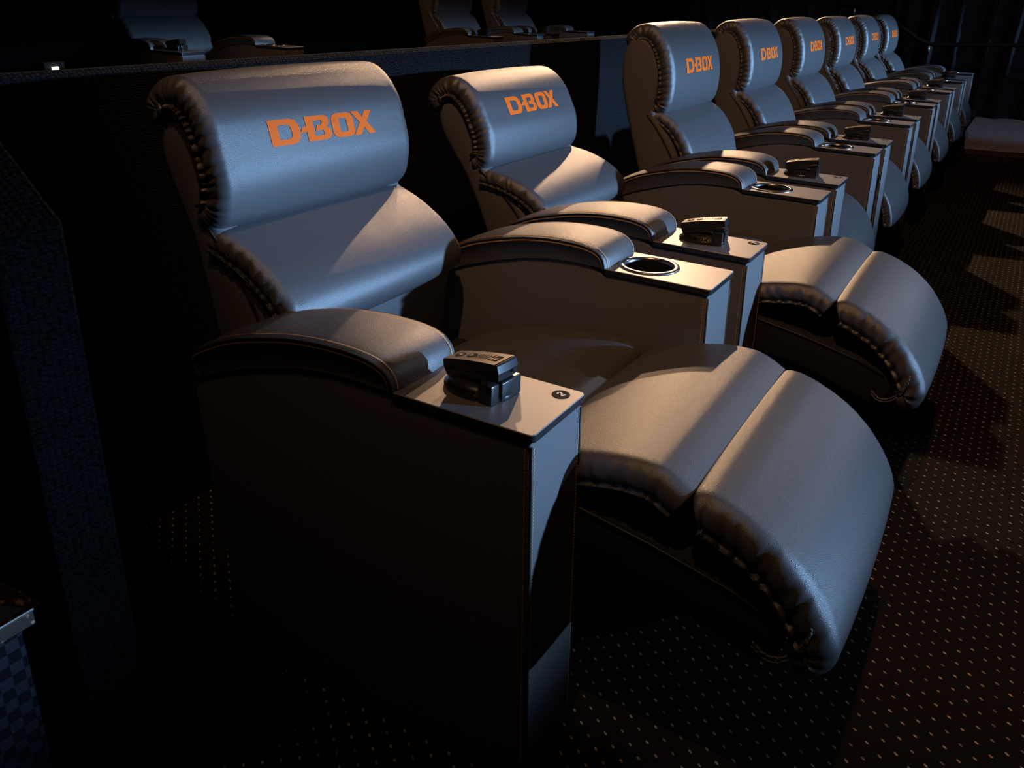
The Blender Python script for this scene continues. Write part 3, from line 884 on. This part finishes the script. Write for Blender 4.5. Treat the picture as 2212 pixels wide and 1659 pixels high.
pk2 = [(-1.15, .03, .05, .03), (-1.47, .035, .06, .02), (-1.80, .03, .05, 0.0), (-2.2, .04, .06, .03), (-2.55, .03, .05, 0), (-2.9, .04, .06, .02)]
curtain('curtain', -3.2, -0.95, 9.34, 0.30, 3.4, pk2, 'near-black drape hanging behind the farthest headrests', 4)

# handrail in front of the curtain
root = bpy.data.objects.new('handrail', None); COL.objects.link(root); root.location = (-0.488, 8.6, 0)
set_meta(root, 'dark handrail with sloping section in front of the blue drape', 'handrail')
bm = bmesh.new()
path = [(-0.865, 0, 1.145), (-0.563, 0, 1.147), (-0.53, 0, 1.135), (-0.10, 0, 0.86), (0.0, 0, 0.817), (0.06, 0, 0.812), (0.8, 0, 0.826), (2.4, 0, 0.83)]
add_tube(bm, path, 0.019, 10); link_mesh('rail', bm, RAIL, root)
for px, z1 in ((-0.715, 1.13), (0.01, 0.80), (1.3, 0.81)):
    bm = bmesh.new(); add_tube(bm, [(px, 0.0, 0.10 if px > -.1 else 0.1), (px, 0.0, z1)], 0.010, 8); link_mesh('post', bm, RAIL, root)
    bm = bmesh.new(); add_tube(bm, [(px, -0.004, z1-0.05), (px, -0.004, z1)], 0.012, 8); link_mesh('bracket', bm, STEEL, root)

# ------------------------------------------------------------------ the seats
P = 0.98
front = 'black recliners along the front row'
seat1 = make_recliner('R', '2', 'black leather recliner nearest the camera, leg rest raised, tray disc numbered 2', front, 0.0, 1)
seat2 = make_recliner('R', '3', 'second black recliner from the camera, also with its leg rest raised', front, math.radians(12), 11)
seat2.location = (0, P, 0)
seat3 = make_recliner('U', '4', 'first upright black recliner, just beyond the two reclined ones', front, 0.0, 21, wrinkle=0.004)
seat3.location = (0, 2*P, 0)
ords = {3: 'second', 4: 'third', 5: 'fourth', 6: 'fifth'}
seat4 = make_recliner('U', '5', 'second upright black recliner beyond the two reclined ones', front, 0.0, 31, detail=0.8, wrinkle=0.0022)
seat4.location = (0, 3*P, 0)
for i in range(4, 8):
    r = dup_tree(seat3 if i % 2 == 0 else seat4)
    r.location = (0, i*P, 0)
    r['label'] = {4: 'third upright black recliner, in the middle of the far group of six', 5: 'fourth upright black recliner, third from the far drape',
                  6: 'fifth upright black recliner, last but one before the far drape', 7: 'farthest black recliner of the front row, nearest the drape'}[i]
    for ch in list(r.children):
        if ch.name.startswith('number_disc'):
            for g in list(ch.children): bpy.data.objects.remove(g)
            bm = bmesh.new()
            ang = math.radians(20); h = 0.0135; cx, cy = -0.0265, 0.1275
            def tf(u, v):
                du, dv = (u-0.31)*h, (v-0.49)*h
                x = -dv*math.cos(ang)+du*math.sin(ang); y = du*math.cos(ang)+dv*math.sin(ang)
                return (cx+x, cy+y, tray_z(cx+x)+0.0010)
            fill_outline(bm, DIG[str(i+2)], tf)
            link_mesh('digit', bm, WHITE, ch, False)
back = 'black recliners on the upper tier'
for y, lab in ((2.16, 'single black recliner in shadow on the upper tier, seen above the nearest headrest'),
               (5.11, 'left of the two paired recliners in shadow on the upper tier'),
               (6.08, 'right of the two paired recliners in shadow on the upper tier')):
    r = dup_tree(seat3); r.location = (-3.22, y, 0.28); r['label'] = lab; r['group'] = back
    for ch in list(r.children):
        if ch.name.startswith('headrest_cushion'):
            for g in list(ch.children):
                if g.name.startswith('lettering'): bpy.data.objects.remove(g)
        elif ch.name.startswith('number_disc'):
            for g in list(ch.children): bpy.data.objects.remove(g)
            bpy.data.objects.remove(ch)
